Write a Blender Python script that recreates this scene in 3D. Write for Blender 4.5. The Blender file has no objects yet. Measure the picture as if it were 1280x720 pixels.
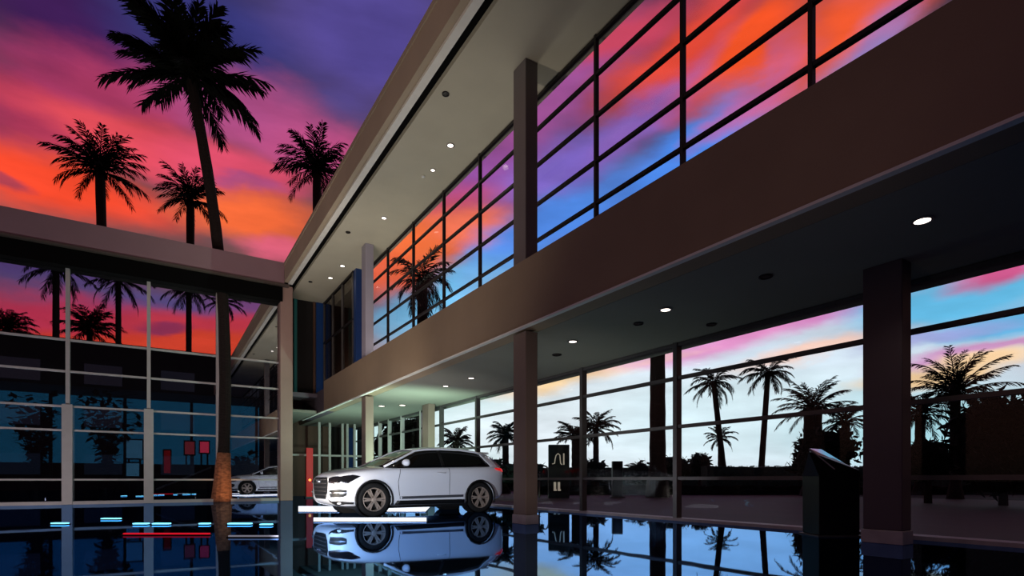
import bpy, bmesh, math, random
from mathutils import Vector, Matrix
from mathutils.bvhtree import BVHTree
random.seed(7)
PI = math.pi
C = bpy.context.scene.collection
# ------------------------------------------------------------------ frame of the place
# X = away from the courtyard through the glazed hall, Y = along the building, Z = up
F = 682.0; CX = 640.0; HY = 600.0; EYE = 0.75
cC, sC = math.cos(math.radians(32.77)), math.sin(math.radians(32.77))
def ray(px, py):
    r = (px-CX)/F; u = (HY-py)/F
    return Vector((cC*r+sC, -sC*r+cC, u))
O = Vector((0, 0, EYE))
def onX(px, py, X): d = ray(px, py); return O + d*(X/d.x)
def onY(px, py, Y): d = ray(px, py); return O + d*(Y/d.y)
def onZ(px, py, Z): d = ray(px, py); return O + d*((Z-EYE)/d.z)
def atD(px, py, D): return O + ray(px, py)*D
def mirY(px, py, Y, plane=21.4):                     # where a thing seen in the left wing's glass really stands
    p = onY(px, py, 2*plane-Y); return Vector((p.x, Y, p.z))

# ------------------------------------------------------------------ materials
MATS = {}
def s2l(c): return tuple(((v/255.)/12.92 if v <= 10 else ((v/255.+.055)/1.055)**2.4) for v in c)
def mat(name, rgb, rough=.6, metal=0., ior=1.45, noise=0., scale=8., bump=0., emit=None, es=0., coat=0., stretch=(1, 1, 1), spec=None):
    if name in MATS: return MATS[name]
    m = bpy.data.materials.new(name); m.use_nodes = True
    nt = m.node_tree; b = nt.nodes['Principled BSDF']
    c = s2l(rgb)
    b.inputs['Base Color'].default_value = (*c, 1); b.inputs['Roughness'].default_value = rough
    b.inputs['Metallic'].default_value = metal; b.inputs['IOR'].default_value = ior
    if coat: b.inputs['Coat Weight'].default_value = coat; b.inputs['Coat Roughness'].default_value = .03
    if spec is not None: b.inputs['Specular IOR Level'].default_value = spec
    if noise or bump:
        tc = nt.nodes.new('ShaderNodeTexCoord'); mp = nt.nodes.new('ShaderNodeMapping'); mp.inputs['Scale'].default_value = stretch
        n = nt.nodes.new('ShaderNodeTexNoise'); n.inputs['Scale'].default_value = scale; n.inputs['Detail'].default_value = 5
        nt.links.new(tc.outputs['Object'], mp.inputs['Vector']); nt.links.new(mp.outputs[0], n.inputs['Vector'])
        if noise:
            r = nt.nodes.new('ShaderNodeValToRGB')
            r.color_ramp.elements[0].position = .3; r.color_ramp.elements[1].position = .7
            r.color_ramp.elements[0].color = (*[v*(1-noise) for v in c], 1)
            r.color_ramp.elements[1].color = (*[min(1, v*(1+noise)) for v in c], 1)
            nt.links.new(n.outputs['Fac'], r.inputs['Fac']); nt.links.new(r.outputs[0], b.inputs['Base Color'])
        if bump:
            bp = nt.nodes.new('ShaderNodeBump'); bp.inputs['Strength'].default_value = bump; bp.inputs['Distance'].default_value = .02
            nt.links.new(n.outputs['Fac'], bp.inputs['Height']); nt.links.new(bp.outputs[0], b.inputs['Normal'])
    if emit: b.inputs['Emission Color'].default_value = (*s2l(emit), 1); b.inputs['Emission Strength'].default_value = es
    MATS[name] = m; return m

def glass_mat(name, tint, refl, rcol=(1, 1, 1), ior=1.5):
    """thin architectural glass: part mirror coating, part see-through"""
    m = bpy.data.materials.new(name); m.use_nodes = True; nt = m.node_tree
    for n in list(nt.nodes):
        if n.type != 'OUTPUT_MATERIAL': nt.nodes.remove(n)
    out = [n for n in nt.nodes][0]
    t = nt.nodes.new('ShaderNodeBsdfTransparent'); t.inputs[0].default_value = (*tint, 1)
    g = nt.nodes.new('ShaderNodeBsdfGlossy'); g.inputs['Color'].default_value = (*rcol, 1); g.inputs['Roughness'].default_value = .0
    fr = nt.nodes.new('ShaderNodeLayerWeight'); fr.inputs['Blend'].default_value = .5
    pw = nt.nodes.new('ShaderNodeMath'); pw.operation = 'POWER'; pw.inputs[1].default_value = 5; nt.links.new(fr.outputs['Facing'], pw.inputs[0])
    mr = nt.nodes.new('ShaderNodeMapRange'); mr.inputs['To Min'].default_value = refl; mr.inputs['To Max'].default_value = ior
    mx = nt.nodes.new('ShaderNodeMixShader')
    nt.links.new(pw.outputs[0], mr.inputs['Value']); nt.links.new(mr.outputs[0], mx.inputs[0])
    nt.links.new(t.outputs[0], mx.inputs[1]); nt.links.new(g.outputs[0], mx.inputs[2]); nt.links.new(mx.outputs[0], out.inputs[0])
    MATS[name] = m; return m
def emit_mat(name, rgb, s):
    m = bpy.data.materials.new(name); m.use_nodes = True; nt = m.node_tree; b = nt.nodes['Principled BSDF']
    b.inputs['Base Color'].default_value = (*s2l(rgb), 1); b.inputs['Emission Color'].default_value = (*s2l(rgb), 1); b.inputs['Emission Strength'].default_value = s
    MATS[name] = m; return m

M_soffit = mat('soffit plaster', (196, 190, 170), .8, noise=.05, scale=1.2)
M_fascia = mat('fascia plaster', (178, 162, 140), .75, noise=.06, scale=1.)
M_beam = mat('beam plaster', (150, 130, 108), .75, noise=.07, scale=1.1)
M_beam_shade = mat('beam plaster with shade in colour', (92, 82, 92), .7, noise=.06, scale=1)  # shadow on the rear beam put into its colour
M_ceil = mat('hall ceiling plaster', (134, 132, 122), .8, noise=.04, scale=1)
M_gap = mat('black recess', (9, 9, 9), .8, spec=.1)
M_whitetrim = mat('white drip edge', (236, 234, 226), .5, noise=.04, scale=5)
M_column = mat('column paint', (128, 110, 100), .6, noise=.06, scale=1.5)
M_plinth = mat('column plinth stone', (170, 158, 160), .5, noise=.12, scale=6)
M_frame_dark = mat('dark window frame', (38, 34, 36), .45, metal=.3, noise=.1, scale=5)
M_frame_grey = mat('grey window frame', (92, 88, 88), .4, metal=.4, noise=.1, scale=5)
M_frame_white = mat('pale window frame', (190, 185, 182), .45, noise=.05, scale=4)
M_paving = mat('warm paving', (62, 44, 42), .7, noise=.2, scale=1.5, stretch=(1, .15, 1))
M_ground = mat('dark lawn', (28, 34, 26), .9, noise=.3, scale=2)
M_hedge = mat('hedge leaves', (22, 38, 32), .85, noise=.5, scale=9)
M_leaf = mat('palm frond', (13, 15, 10), .75, noise=.3, scale=6, spec=.15)
M_trunk = mat('palm bark', (34, 25, 21), .9, noise=.4, scale=10, bump=.8, stretch=(1, 1, 3))
M_bark_lit = mat('orange lit palm bark', (150, 96, 66), .9, noise=.5, scale=8, bump=.8, stretch=(1, 1, 2))  # orange light on the trunk foot put into the bark colour
M_black = mat('black satin', (6, 6, 7), .35, noise=.1, scale=5)
M_room = mat('dark room paint', (28, 24, 26), .85, noise=.1, scale=2)
M_dbuild = mat('dark render wall', (20, 19, 22), .9, noise=.3, scale=.4)
M_roofmat = mat('roof membrane', (60, 58, 56), .9, noise=.1, scale=2)
M_carwhite = mat('white car paint', (225, 228, 236), .28, coat=1., noise=.01, scale=2)
M_carglass = mat('tinted car glass', (6, 6, 8), .05, ior=1.5)
M_carblack = mat('black car plastic', (10, 10, 11), .55, noise=.1, scale=20)
M_tyre = mat('tyre rubber', (9, 9, 10), .85, noise=.1, scale=30, bump=.1)
M_rim = mat('bronze grey rim', (176, 160, 148), .35, metal=.4, noise=.05, scale=9)
M_chrome = mat('bright metal', (205, 205, 210), .2, metal=1., noise=.02, scale=9)
M_lens = mat('dark headlight lens', (20, 20, 24), .08, coat=.5, noise=.05, scale=9)
M_red = mat('red lens', (190, 20, 24), .15, emit=(230, 30, 30), es=.6)
M_redpanel = mat('red display panel', (150, 16, 22), .5, noise=.1, scale=2, emit=(190, 22, 30), es=.35)
M_teal = emit_mat('teal room glow', (26, 92, 124), .85)  # teal light of the wing's room put into an emissive colour
M_poster = mat('pale blue poster', (130, 180, 205), .5, emit=(70, 120, 150), es=.8)
M_cyanlight = emit_mat('cyan light tube', (120, 220, 255), 2.2)
M_redlight = emit_mat('red light tube', (230, 20, 40), .8)
M_whitelight = emit_mat('white light panel', (235, 240, 255), 1.3)
M_lamp = emit_mat('lit lamp lens', (255, 240, 225), 4.)
M_lampoff = mat('dark lamp lens', (40, 36, 32), .3)
M_signw = mat('pale sign paint', (205, 190, 170), .5, emit=(205, 190, 170), es=.35)
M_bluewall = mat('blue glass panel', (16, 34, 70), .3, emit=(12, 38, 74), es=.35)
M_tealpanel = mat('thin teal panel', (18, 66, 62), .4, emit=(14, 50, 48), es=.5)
M_brownpanel = mat('brown timber panel', (96, 66, 54), .6, noise=.25, scale=3, stretch=(1, 1, .1))
M_screen = mat('tilted glossy screen', (150, 140, 135), .12, noise=.5, scale=5, coat=1.)
G_mirror = glass_mat('mirror coated glazing', (.8, .86, .9), .5, (.92, .92, .96), .8)
G_clear = glass_mat('clear glazing', (.98, .995, 1.), .01, (1, 1, 1), .12)
G_upper = glass_mat('blue tinted glazing', (.98, .98, 1.), .01, (1, 1, 1), .12)

def floor_mat():
    m = mat('wet black stone', (10, 5, 16), .03, ior=1.5)
    nt = m.node_tree; b = nt.nodes['Principled BSDF']
    gl = nt.nodes.new('ShaderNodeBsdfGlossy'); gl.inputs['Color'].default_value = (.14, .38, .84, 1); gl.inputs['Roughness'].default_value = .02
    mx = nt.nodes.new('ShaderNodeMixShader'); mx.inputs[0].default_value = .82
    out = [n for n in nt.nodes if n.type == 'OUTPUT_MATERIAL'][0]
    nt.links.new(b.outputs[0], mx.inputs[1]); nt.links.new(gl.outputs[0], mx.inputs[2]); nt.links.new(mx.outputs[0], out.inputs[0])
    tc = nt.nodes.new('ShaderNodeTexCoord'); mp = nt.nodes.new('ShaderNodeMapping'); mp.inputs['Scale'].default_value = (1, 1, 1)
    n = nt.nodes.new('ShaderNodeTexNoise'); n.inputs['Scale'].default_value = 1.1; n.inputs['Detail'].default_value = 2
    bp = nt.nodes.new('ShaderNodeBump'); bp.inputs['Strength'].default_value = .05; bp.inputs['Distance'].default_value = .02
    nt.links.new(tc.outputs['Object'], mp.inputs[0]); nt.links.new(mp.outputs[0], n.inputs['Vector'])
    nt.links.new(n.outputs['Fac'], bp.inputs['Height']); nt.links.new(bp.outputs[0], b.inputs['Normal']); nt.links.new(bp.outputs[0], gl.inputs['Normal'])
    return m
M_floor = floor_mat()

# ------------------------------------------------------------------ mesh helpers
class MB:
    def __init__(s): s.v = []; s.f = []
    def add(s, vs, fs):
        o = len(s.v); s.v += [Vector(v) for v in vs]; s.f += [tuple(i+o for i in f) for f in fs]
    def box(s, a, b, m=None):
        x0, x1 = sorted((a[0], b[0])); y0, y1 = sorted((a[1], b[1])); z0, z1 = sorted((a[2], b[2]))
        vs = [Vector(p) for p in ((x0,y0,z0),(x1,y0,z0),(x1,y1,z0),(x0,y1,z0),(x0,y0,z1),(x1,y0,z1),(x1,y1,z1),(x0,y1,z1))]
        if m: vs = [m @ v for v in vs]
        s.add(vs, [(3,2,1,0),(4,5,6,7),(0,1,5,4),(1,2,6,5),(2,3,7,6),(3,0,4,7)])
    def tube(s, pts, rad, n=10, cap=True):
        pts = [Vector(p) for p in pts]; rads = rad if isinstance(rad, (list, tuple)) else [rad]*len(pts)
        o = len(s.v); ref = None
        for i, p in enumerate(pts):
            t = (pts[min(i+1, len(pts)-1)]-pts[max(i-1, 0)]).normalized()
            if ref is None: ref = Vector((1, 0, 0)) if abs(t.x) < .8 else Vector((0, 1, 0))
            a = (ref - t*ref.dot(t)).normalized(); b = t.cross(a); ref = a
            for k in range(n):
                q = 2*PI*k/n; s.v.append(p + (a*math.cos(q)+b*math.sin(q))*rads[i])
        for i in range(len(pts)-1):
            for k in range(n):
                k2 = (k+1) % n
                s.f.append((o+i*n+k, o+i*n+k2, o+(i+1)*n+k2, o+(i+1)*n+k))
        if cap:
            s.f.append(tuple(o+k for k in reversed(range(n)))); e = o+(len(pts)-1)*n; s.f.append(tuple(e+k for k in range(n)))
    def lathe(s, prof, n=48, m=None, closed=False):
        """prof: (radius, height) pairs, axis z"""
        o = len(s.v); k = len(prof)
        for i in range(n):
            q = 2*PI*i/n
            for r, z in prof:
                v = Vector((r*math.cos(q), r*math.sin(q), z)); s.v.append(m @ v if m else v)
        for i in range(n):
            i2 = (i+1) % n
            for j in range(k if closed else k-1):
                j2 = (j+1) % k
                s.f.append((o+i*k+j, o+i2*k+j, o+i2*k+j2, o+i*k+j2))
    def prism(s, poly, ax, a, b, m=None):
        """poly: 2D points in the plane perpendicular to axis ax, extruded a..b"""
        def mk(p, h):
            v = [p[0], p[1]]; v.insert(ax, h); v = Vector(v); return m @ v if m else v
        n = len(poly); vs = [mk(p, a) for p in poly]+[mk(p, b) for p in poly]
        fs = [tuple(range(n)), tuple(reversed(range(n, 2*n)))]+[(i, i+n, (i+1) % n+n, (i+1) % n) for i in range(n)]
        s.add(vs, fs)
    def build(s, name, m, parent=None, smooth=False, bevel=0., loc=None, fixn=True):
        me = bpy.data.meshes.new(name); me.from_pydata([tuple(v) for v in s.v], [], s.f)
        if fixn:
            bm = bmesh.new(); bm.from_mesh(me); bmesh.ops.recalc_face_normals(bm, faces=bm.faces); bm.to_mesh(me); bm.free()
        me.materials.append(m)
        if smooth:
            for p in me.polygons: p.use_smooth = True
        me.update()
        o = bpy.data.objects.new(name, me); C.objects.link(o)
        if parent: o.parent = parent
        if loc: o.location = loc
        if bevel:
            b = o.modifiers.new('bevel', 'BEVEL'); b.width = bevel; b.segments = 2; b.limit_method = 'ANGLE'
        return o
def empty(name, loc=(0, 0, 0), rz=0.):
    o = bpy.data.objects.new(name, None); C.objects.link(o); o.location = loc; o.rotation_euler = (0, 0, rz); o.empty_display_size = .2; return o
def tag(o, label, cat, group=None):
    o['label'] = label; o['category'] = cat
    if group: o['group'] = group
    return o
def struct(o): o['kind'] = 'structure'; return o
def stuff(o, label, cat): o['kind'] = 'stuff'; o['label'] = label; o['category'] = cat; return o
def boxobj(name, a, b, m, parent=None, bevel=0.):
    x = MB(); x.box(a, b); return x.build(name, m, parent, bevel=bevel)

# ------------------------------------------------------------------ ground, floor
struct(boxobj('floor', (-26, -9, -.2), (8.0, 34, 0), M_floor))
struct(boxobj('pavement', (8.24, -30, -.2), (27, 60, -.01), M_paving))
g = MB(); g.box((-400, -400, -1.), (600, 600, -.21)); struct(g.build('ground', M_ground))
struct(boxobj('trim_1', (7.96, -9, 0), (8.24, 27, .05), M_plinth))
struct(boxobj('lawn', (27, -60, -.2), (400, 400, 0.0), M_ground))

# ------------------------------------------------------------------ main building
ZC = 3.30
struct(boxobj('ceiling', (5.46, -9, ZC), (8.6, 27, ZC+.9), M_ceil))
struct(boxobj('beam', (5.05, -9, ZC), (5.45, 20.65, 4.39), M_beam))
struct(boxobj('trim_2', (5.02, -9, ZC-.03), (5.10, 24.3, ZC-.001), M_whitetrim))
struct(boxobj('rear_beam', (5.05, 20.66, ZC), (5.45, 24.3, 4.12), M_beam_shade))
# canopy roof
r = MB(); r.box((3.74, -9, 7.86), (3.99, 20.92, 8.55)); r.box((3.72, -9, 8.45), (3.99, 20.9, 8.56)); struct(r.build('roof_fascia', M_fascia))
struct(boxobj('trim_3', (3.86, -9, 7.80), (4.0, 20.88, 7.859), M_whitetrim))
struct(boxobj('soffit_slot', (3.991, -9, 7.95), (4.2, 22.5, 8.4), M_gap))
struct(boxobj('soffit', (4.2, -9, 7.85), (6.02, 22.6, 8.1), M_soffit))
struct(boxobj('roof', (4.0, -9, 8.41), (6.02, 30, 8.52), M_roofmat))
# upper glazing at X=5.85
XG = 5.85
w = boxobj('window_1', (XG-.006, -9, 4.3), (XG+.006, 18.25, 7.85), G_upper); struct(w)
ys = [-8.4, -6.6, -4.6, -2.6, -.6, 1.3, 3.17, 4.88, 6.6, 8.45, 10.37, 12.17, 14.09, 16.1, 18.2]
for y in ys: boxobj('mullion', (XG-.035, y-.025, 4.2), (XG+.035, y+.025, 7.85), M_frame_dark, w)
for h in (7.80, 7.22, 6.56, 5.84, 5.17, 4.5): boxobj('transom', (XG-.03, -9, h-.025), (XG+.03, 18.25, h+.025), M_frame_dark, w)
# jog and set-forward glazing at the far end
struct(boxobj('wall_jog', (5.5, 18.2, 4.2), (5.95, 18.45, 7.85), M_bluewall))
w = boxobj('window_2', (5.5, 18.46, 4.2), (5.512, 22.5, 7.85), glass_mat('smoky glazing', (.6, .56, .54), .06, (1, 1, 1), .3)); struct(w)
for y in (18.5, 19.8, 21.1, 22.4): boxobj('mullion', (5.46, y-.035, 4.2), (5.56, y+.035, 7.85), M_frame_grey, w)
for h in (7.8, 6.2): boxobj('transom', (5.46, 18.46, h-.03), (5.55, 22.45, h+.03), M_frame_dark, w)
struct(boxobj('wall_upper', (5.95, 19, 4.2), (6.1, 22.6, 7.85), M_brownpanel))
# recessed upper wall facing the courtyard
wl = struct(boxobj('wall_back', (4.06, 22.6, 3.9), (6.1, 22.8, 7.85), M_room))
def strip(name, px0, px1, z0, z1, Y, m, th=.06):
    a = onY(px0, 500, Y); b = onY(px1, 500, Y); return boxobj(name, (a.x, Y-th, z0), (b.x, Y, z1), m, None)
for nm, p0, p1, m in (('wall_panel', 367.5, 371, M_tealpanel), ('wall_panel', 391, 394, M_brownpanel), ('wall_panel', 395, 409, M_bluewall)):
    o = strip(nm, p0, p1, 4.1, 7.84, 22.59, m); o.parent = wl
strip('wall_post', 409.5, 411.5, 4.1, 7.84, 22.50, M_frame_grey).parent = wl
struct(boxobj('terrace_floor', (4.06, 21.6, 3.9), (5.04, 22.58, 4.05), M_beam_shade))

# columns (pair of storeys run as separate shafts above and below the beam)
def column(x0, y0, sx, sy, z0, z1, label, plinth=True, group=None, m=M_column):
    r = empty('column', (x0+sx/2, y0+sy/2, z0))
    h = z1-z0
    b = MB(); b.box((-sx/2, -sy/2, .16 if plinth else 0), (sx/2, sy/2, h)); b.build('shaft', m, r, bevel=.012)
    if plinth:
        b = MB(); b.box((-sx/2-.015, -sy/2-.015, 0), (sx/2+.015, sy/2+.015, .16)); b.build('plinth', M_plinth, r, bevel=.008)
    tag(r, label, 'column', group); return r
M_col_upper = mat('upper column paint', (120, 112, 112), .5, noise=.05, scale=1.5)
column(5.15, 7.58, .25, .38, 0, ZC-.036, 'tall square column in the middle, standing in front of the rear of the white car', m=M_column)
column(5.15, 7.58, .25, .38, 4.39, 7.85, 'upper storey column rising from the beam to the soffit, nearest the camera', plinth=False, m=M_col_upper)
column(5.15, 16.1, .25, .38, 0, ZC-.036, 'square column behind the windscreen of the white car', plinth=True)
column(5.15, 16.1, .25, .38, 4.39, 7.85, 'pale upper storey column at the far end of the beam', plinth=False, m=mat('lavender lit column paint', (165, 160, 178), .5, noise=.05, scale=1.5))  # lavender light on this column put into its colour
M_col_r = mat('plum grey column paint', (84, 70, 76), .6, noise=.08, scale=1.5)
column(7.15, 2.84, .24, .42, 0, ZC, 'wide dark column at the right, beside the black lectern kiosk', m=M_col_r)
column(7.5, 16.8, .24, .5, 0, ZC, 'pale column against the glass above the roof of the white car')
# terrace upstand so the upper shafts stand on the beam
struct(boxobj('terrace_slab', (5.451, -9, 4.21), (6.6, 24, 4.29), M_roofmat))

# lower glass wall X=8.09
XL = 8.09
w = boxobj('window_3', (XL-.006, -9, .05), (XL+.006, 27, ZC), G_clear); struct(w)
def yat(px, X): return onX(px, 600, X).y
for px in (1130, 846.5, 729, 656, 597, 552, 527, 503, 487, 475, 463):
    y = yat(px, XL); b = .045
    boxobj('mullion', (XL-.07, y-b, .05), (XL+.07, y+b, ZC), M_frame_grey if px > 540 else M_frame_white, w)
for y in (-1., -5.): boxobj('mullion', (XL-.07, y-.045, .05), (XL+.07, y+.045, ZC), M_frame_grey, w)
for h in (3.26, 2.645, 1.74, .78): boxobj('transom', (XL-.05, -9, h-.03), (XL+.05, 27, h+.03), M_frame_grey, w)
# end wall of the hall with slim posts
ew = boxobj('wall_end', (4.3, 26.9, 0), (8.1, 27.1, ZC+.8), M_brownpanel); struct(ew)
for px in (399, 412, 428, 434, 443, 466):
    p = onY(px, 560, 24.9); q = MB(); q.box((p.x-.05, 24.85, 0), (p.x+.05, 24.95, ZC)); o = q.build('wall_post', M_frame_white, ew)
q = MB(); q.box((4.1, 24.86, 1.8), (8.0, 24.93, 1.88)); q.build('wall_rail', M_frame_white, ew)
for px0, px1, m in ((403, 411, M_brownpanel), (414, 426, M_room), (447, 462, M_room), (436, 441, M_bluewall)):
    a = onY(px0, 560, 26.8); b = onY(px1, 560, 26.8); boxobj('wall_panel', (a.x, 26.78, 0), (b.x, 26.88, ZC), m, ew)
struct(boxobj('hall_ceiling_rear', (4.06, 21.6, ZC), (5.02, 26.9, ZC+.1), M_ceil))

# ------------------------------------------------------------------ left wing
YG = 21.4
lf = MB(); lf.box((-26, 20.9, 7.79), (3.73, 21.15, 8.55)); struct(lf.build('wing_fascia', mat('plum grey fascia', (150, 120, 126), .7, noise=.05, scale=1)))
struct(boxobj('trim_4', (-26, 20.86, 7.72), (3.9, 21.12, 7.785), mat('dull metal drip', (88, 76, 70), .6)))
struct(boxobj('trim_5', (-26, 21.02, 7.2), (3.7, 21.38, 7.71), M_gap))
struct(boxobj('roof_wing', (-26, 21.16, 8.2), (4.0, 34, 8.4), M_roofmat))
w = boxobj('window_4', (-26, YG-.006, .1), (3.62, YG+.006, 7.25), G_mirror); struct(w)
XM = [onY(p, 600, YG).x for p in (85, 186, 272)]
step = XM[1]-XM[0]
XM += [XM[0]-step*k for k in range(1, 8)]
for i, x in enumerate(XM):
    boxobj('mullion', (x-.05, YG-.1, .1), (x+.05, YG+.04, 7.25), M_frame_white, w)
    if i != 2: boxobj('pilaster', (x-.13, YG-.22, 0), (x+.13, YG-.101, 3.05), M_frame_white, w, bevel=.01)
p = onY(284, 540, YG); boxobj('mullion', (p.x-.05, YG-.08, 1.9), (p.x+.05, YG+.03, 3.0), M_frame_white, w)
for h in (5.03, 4.07, 3.0, 2.27, .76): boxobj('transom', (-26, YG-.06, h-.028), (3.62, YG+.03, h+.028), M_frame_white, w)
struct(boxobj('baseboard_wing', (-26, YG-.2, 0), (3.62, YG+.1, .1), M_frame_white))
column(3.63, 21.08, .42, .4, 0, 7.79, 'tall pinkish corner column where the left wing meets the main building', plinth=False, m=mat('pinkish column paint', (168, 138, 128), .6, noise=.06, scale=1.5))
struct(boxobj('wall_far', (-26, 33, 0), (8.1, 33.3, 8.2), M_room))
struct(boxobj('wing_slab', (-26, 22.2, 3.75), (3.6, 33, 4.6), M_room))
struct(boxobj('wall_side', (3.64, 21.6, 0), (3.9, 33, 8.2), M_room))
struct(boxobj('wall_left', (-26.2, 20.9, 0), (-26, 33, 8.2), M_room))
# teal wall inside with frames, the room's glow put into its emission
tp = empty('glow_wall', (-3, 24.5, 0)); tag(tp, 'teal wall inside the left wing with the room glow put into its colour', 'partition')
b = MB(); b.box((-4.6, 0, 1.35), (6.4, .06, 3.74)); b.build('glow_panel', M_teal, tp)
for x in (-4.55, -2.4, -.2, 1.9, 4.0, 6.3):
    b = MB(); b.box((x-.05, -.06, 0), (x+.05, -.001, 3.74)); b.build('post', M_frame_dark, tp)
b = MB(); b.box((-4.6, .01, 0), (6.4, .12, 1.34)); b.build('lower_board', M_room, tp)
def standing(name, px0, px1, py0, py1, Y, m, label, cat, th=.08, legs=True, fm=M_black):
    a = onY(px0, py0, Y); b = onY(px1, py1, Y); r = empty(name, ((a.x+b.x)/2, Y, 0)); hw = abs(b.x-a.x)/2
    q = MB(); q.box((-hw, -th/2, b.z), (hw, th/2, a.z)); q.build('panel', m, r)
    q = MB(); q.box((-hw-.04, -th/2+.01, b.z-.05), (hw+.04, th/2+.02, b.z-.001)); q.box((-hw-.04, -th/2+.01, a.z+.001), (hw+.04, th/2+.02, a.z+.05))
    for s in (-1, 1): q.box((s*hw, -th/2+.01, b.z-.05), (s*(hw+.04), th/2+.02, a.z+.05))
    q.build('frame', fm, r)
    if b.z > .12:
        for s in (-1, 1):
            q = MB(); q.box((s*hw*.7-.03, -.03, .02), (s*hw*.7+.03, .03, b.z-.051)); q.build('leg', fm, r)
        q = MB(); q.box((-hw, -.2, 0), (hw, .2, .02)); q.build('foot', fm, r)
    tag(r, label, cat); return r
standing('poster_board', 158, 178, 550, 573, 24.25, M_poster, 'upper pale blue poster board inside the left wing', 'poster')
standing('poster_board', 158, 174, 579, 595, 23.6, M_poster, 'lower small pale blue poster board inside the left wing', 'poster')
standing('display_panel', 205, 213, 563, 596, 24.2, M_redpanel, 'narrow red display panel at the left of the red displays', 'display panel')
standing('display_panel', 231, 243, 552, 568, 24.2, mat('pink screen', (200, 60, 70), .4, emit=(180, 60, 70), es=.6), 'dim pink screen between the two red displays', 'display panel')
standing('display_panel', 250, 261, 552, 566, 24.2, mat('bright red screen', (240, 60, 90), .4, emit=(240, 60, 90), es=1.), 'bright pinkish red screen left of the tall palm trunk', 'display panel')
# reception desk, sofas, rail
d = empty('reception_desk', (onY(228, 600, 23.5).x, 23.55, 0)); tag(d, 'dark reception desk below the red displays in the left wing', 'desk')
b = MB(); b.box((-.8, -.3, 0), (.8, .3, .95)); b.build('body', M_black, d, bevel=.02)
b = MB(); b.box((-.86, -.34, .95), (.86, .33, 1.0)); b.build('worktop', M_frame_dark, d)
def sofa(px, Y, label):
    s = empty('sofa', (onY(px, 600, Y).x, Y, 0)); tag(s, label, 'sofa')
    b = MB(); b.box((-.9, -.4, .12), (.9, .4, .42)); b.build('seat', M_room, s, bevel=.04)
    b = MB(); b.box((-.9, .25, .42), (.9, .45, .85)); b.build('backrest', M_room, s, bevel=.04)
    for sx in (-1, 1):
        b = MB(); b.box((sx*.9, -.4, .12), (sx*1.05, .45, .62)); b.build('armrest', M_room, s, bevel=.03)
        b = MB(); b.box((sx*.85-.03, -.03, 0), (sx*.85+.03, .03, .12)); b.build('leg', M_chrome, s)
sofa(300, 23.4, 'dark sofa behind the glass at the right end of the left wing')
sofa(98, 23.9, 'dark sofa behind the glass left of the poster boards')
hr = empty('ramp_rail', (onY(230, 600, 22.6).x, 22.6, 0)); tag(hr, 'sloping pale handrail behind the left wing glass', 'handrail')
a = onY(195, 612, 22.6)-hr.location; c = onY(264, 584, 22.6)-hr.location
b = MB(); b.tube([a, c], .035); b.build('rail', M_frame_white, hr, smooth=True)
for k in (0.02, .5, .98):
    p = a.lerp(c, k); b = MB(); b.tube([(p.x, p.y, 0), p], .02); b.build('post', M_frame_dark, hr)
cq = mat('parked car teal paint', (60, 110, 125), .3)
def plant(px, Y, h, label):
    p = onY(px, 600, Y); r = empty('potted_plant', (p.x, Y, 0)); tag(r, label, 'plant')
    b = MB(); b.lathe([(.001, 0), (.2, 0), (.27, .5), (.24, .5), (.22, .44), (.001, .44)], 28); b.build('pot', M_black, r, smooth=False)
    b = MB()
    for k in range(26):
        a = k*2.4; e = random.uniform(.9, 1.45); pts = [Vector((0, 0, .44)), Vector((math.cos(a)*.15, math.sin(a)*.15, h*.6)), Vector((math.cos(a)*h*.26*math.cos(e)*1.4, math.sin(a)*h*.26*math.cos(e)*1.4, h*random.uniform(.8, 1.05)))]
        b.tube(pts, [.02, .014, .006], 5)
        for j in range(20):
            t = .25+.75*j/13; q = pts[0].lerp(pts[1], t*2) if t < .5 else pts[1].lerp(pts[2], t*2-1)
            d = Vector((random.gauss(0, 1), random.gauss(0, 1), random.uniform(-.6, .6))).normalized(); n_ = d.cross(Vector((0, 0, 1))).normalized(); L = random.uniform(.24, .42)
            b.add([q, q+d*L*.5+n_*L*.3, q+d*L, q+d*L*.5-n_*L*.3], [(0, 1, 2, 3)])
    b.build('foliage', M_leaf, r, fixn=False)
plant(134, 22.4, 2.9, 'tall dark potted plant inside the wing glass between the first two mullions')
plant(46, 22.4, 2.6, 'dark potted plant inside the wing glass left of the first mullion')
plant(308, 22.1, 1.3, 'low dark potted plant inside the wing glass beside the corner column')
# red banner + things seen in the gap beside the corner column
rb = empty('red_banner', onY(387, 600, 24).to_tuple()[:2]+(0,)); tag(rb, 'upright red banner stand just right of the corner column', 'banner')
b = MB(); b.box((-.13, -.03, .05), (.13, .03, 2.1)); b.build('panel', M_redpanel, rb)
b = MB(); b.box((-.2, -.15, 0), (.2, .15, .05)); b.build('foot', M_black, rb)
b = MB(); b.lathe([(0, -.02), (.05, -.02), (.05, .02), (0, .02)], 16, Matrix.Translation((0, -.05, .75)) @ Matrix.Rotation(PI/2, 4, 'X')); b.build('lamp', emit_mat('amber lamp', (255, 150, 70), 2.), rb)

# dark building across the court, seen only mirrored in the wing's glass
db = empty('courtyard_building', (0, -15, 0)); tag(db, 'dark flat roofed building across the court, mirrored in the left wing glass', 'building')
b = MB(); b.box((-30, -6, -.2), (34, 0, 12.2)); b.build('wall', M_dbuild, db)
b = MB(); b.box((-30.2, -6.1, 12.2), (34.2, .15, 12.45)); b.build('parapet', M_frame_dark, db)
M_dimwin = mat('dim window glass', (30, 34, 44), .2, emit=(26, 36, 52), es=.25)
for i in range(11):
    for z in (1.2, 5.2, 8.8):
        q = MB(); x = -27+i*5.4; q.box((x, .0, z), (x+2.6, .05, z+1.7)); q.build('window', M_dimwin, db)

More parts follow.
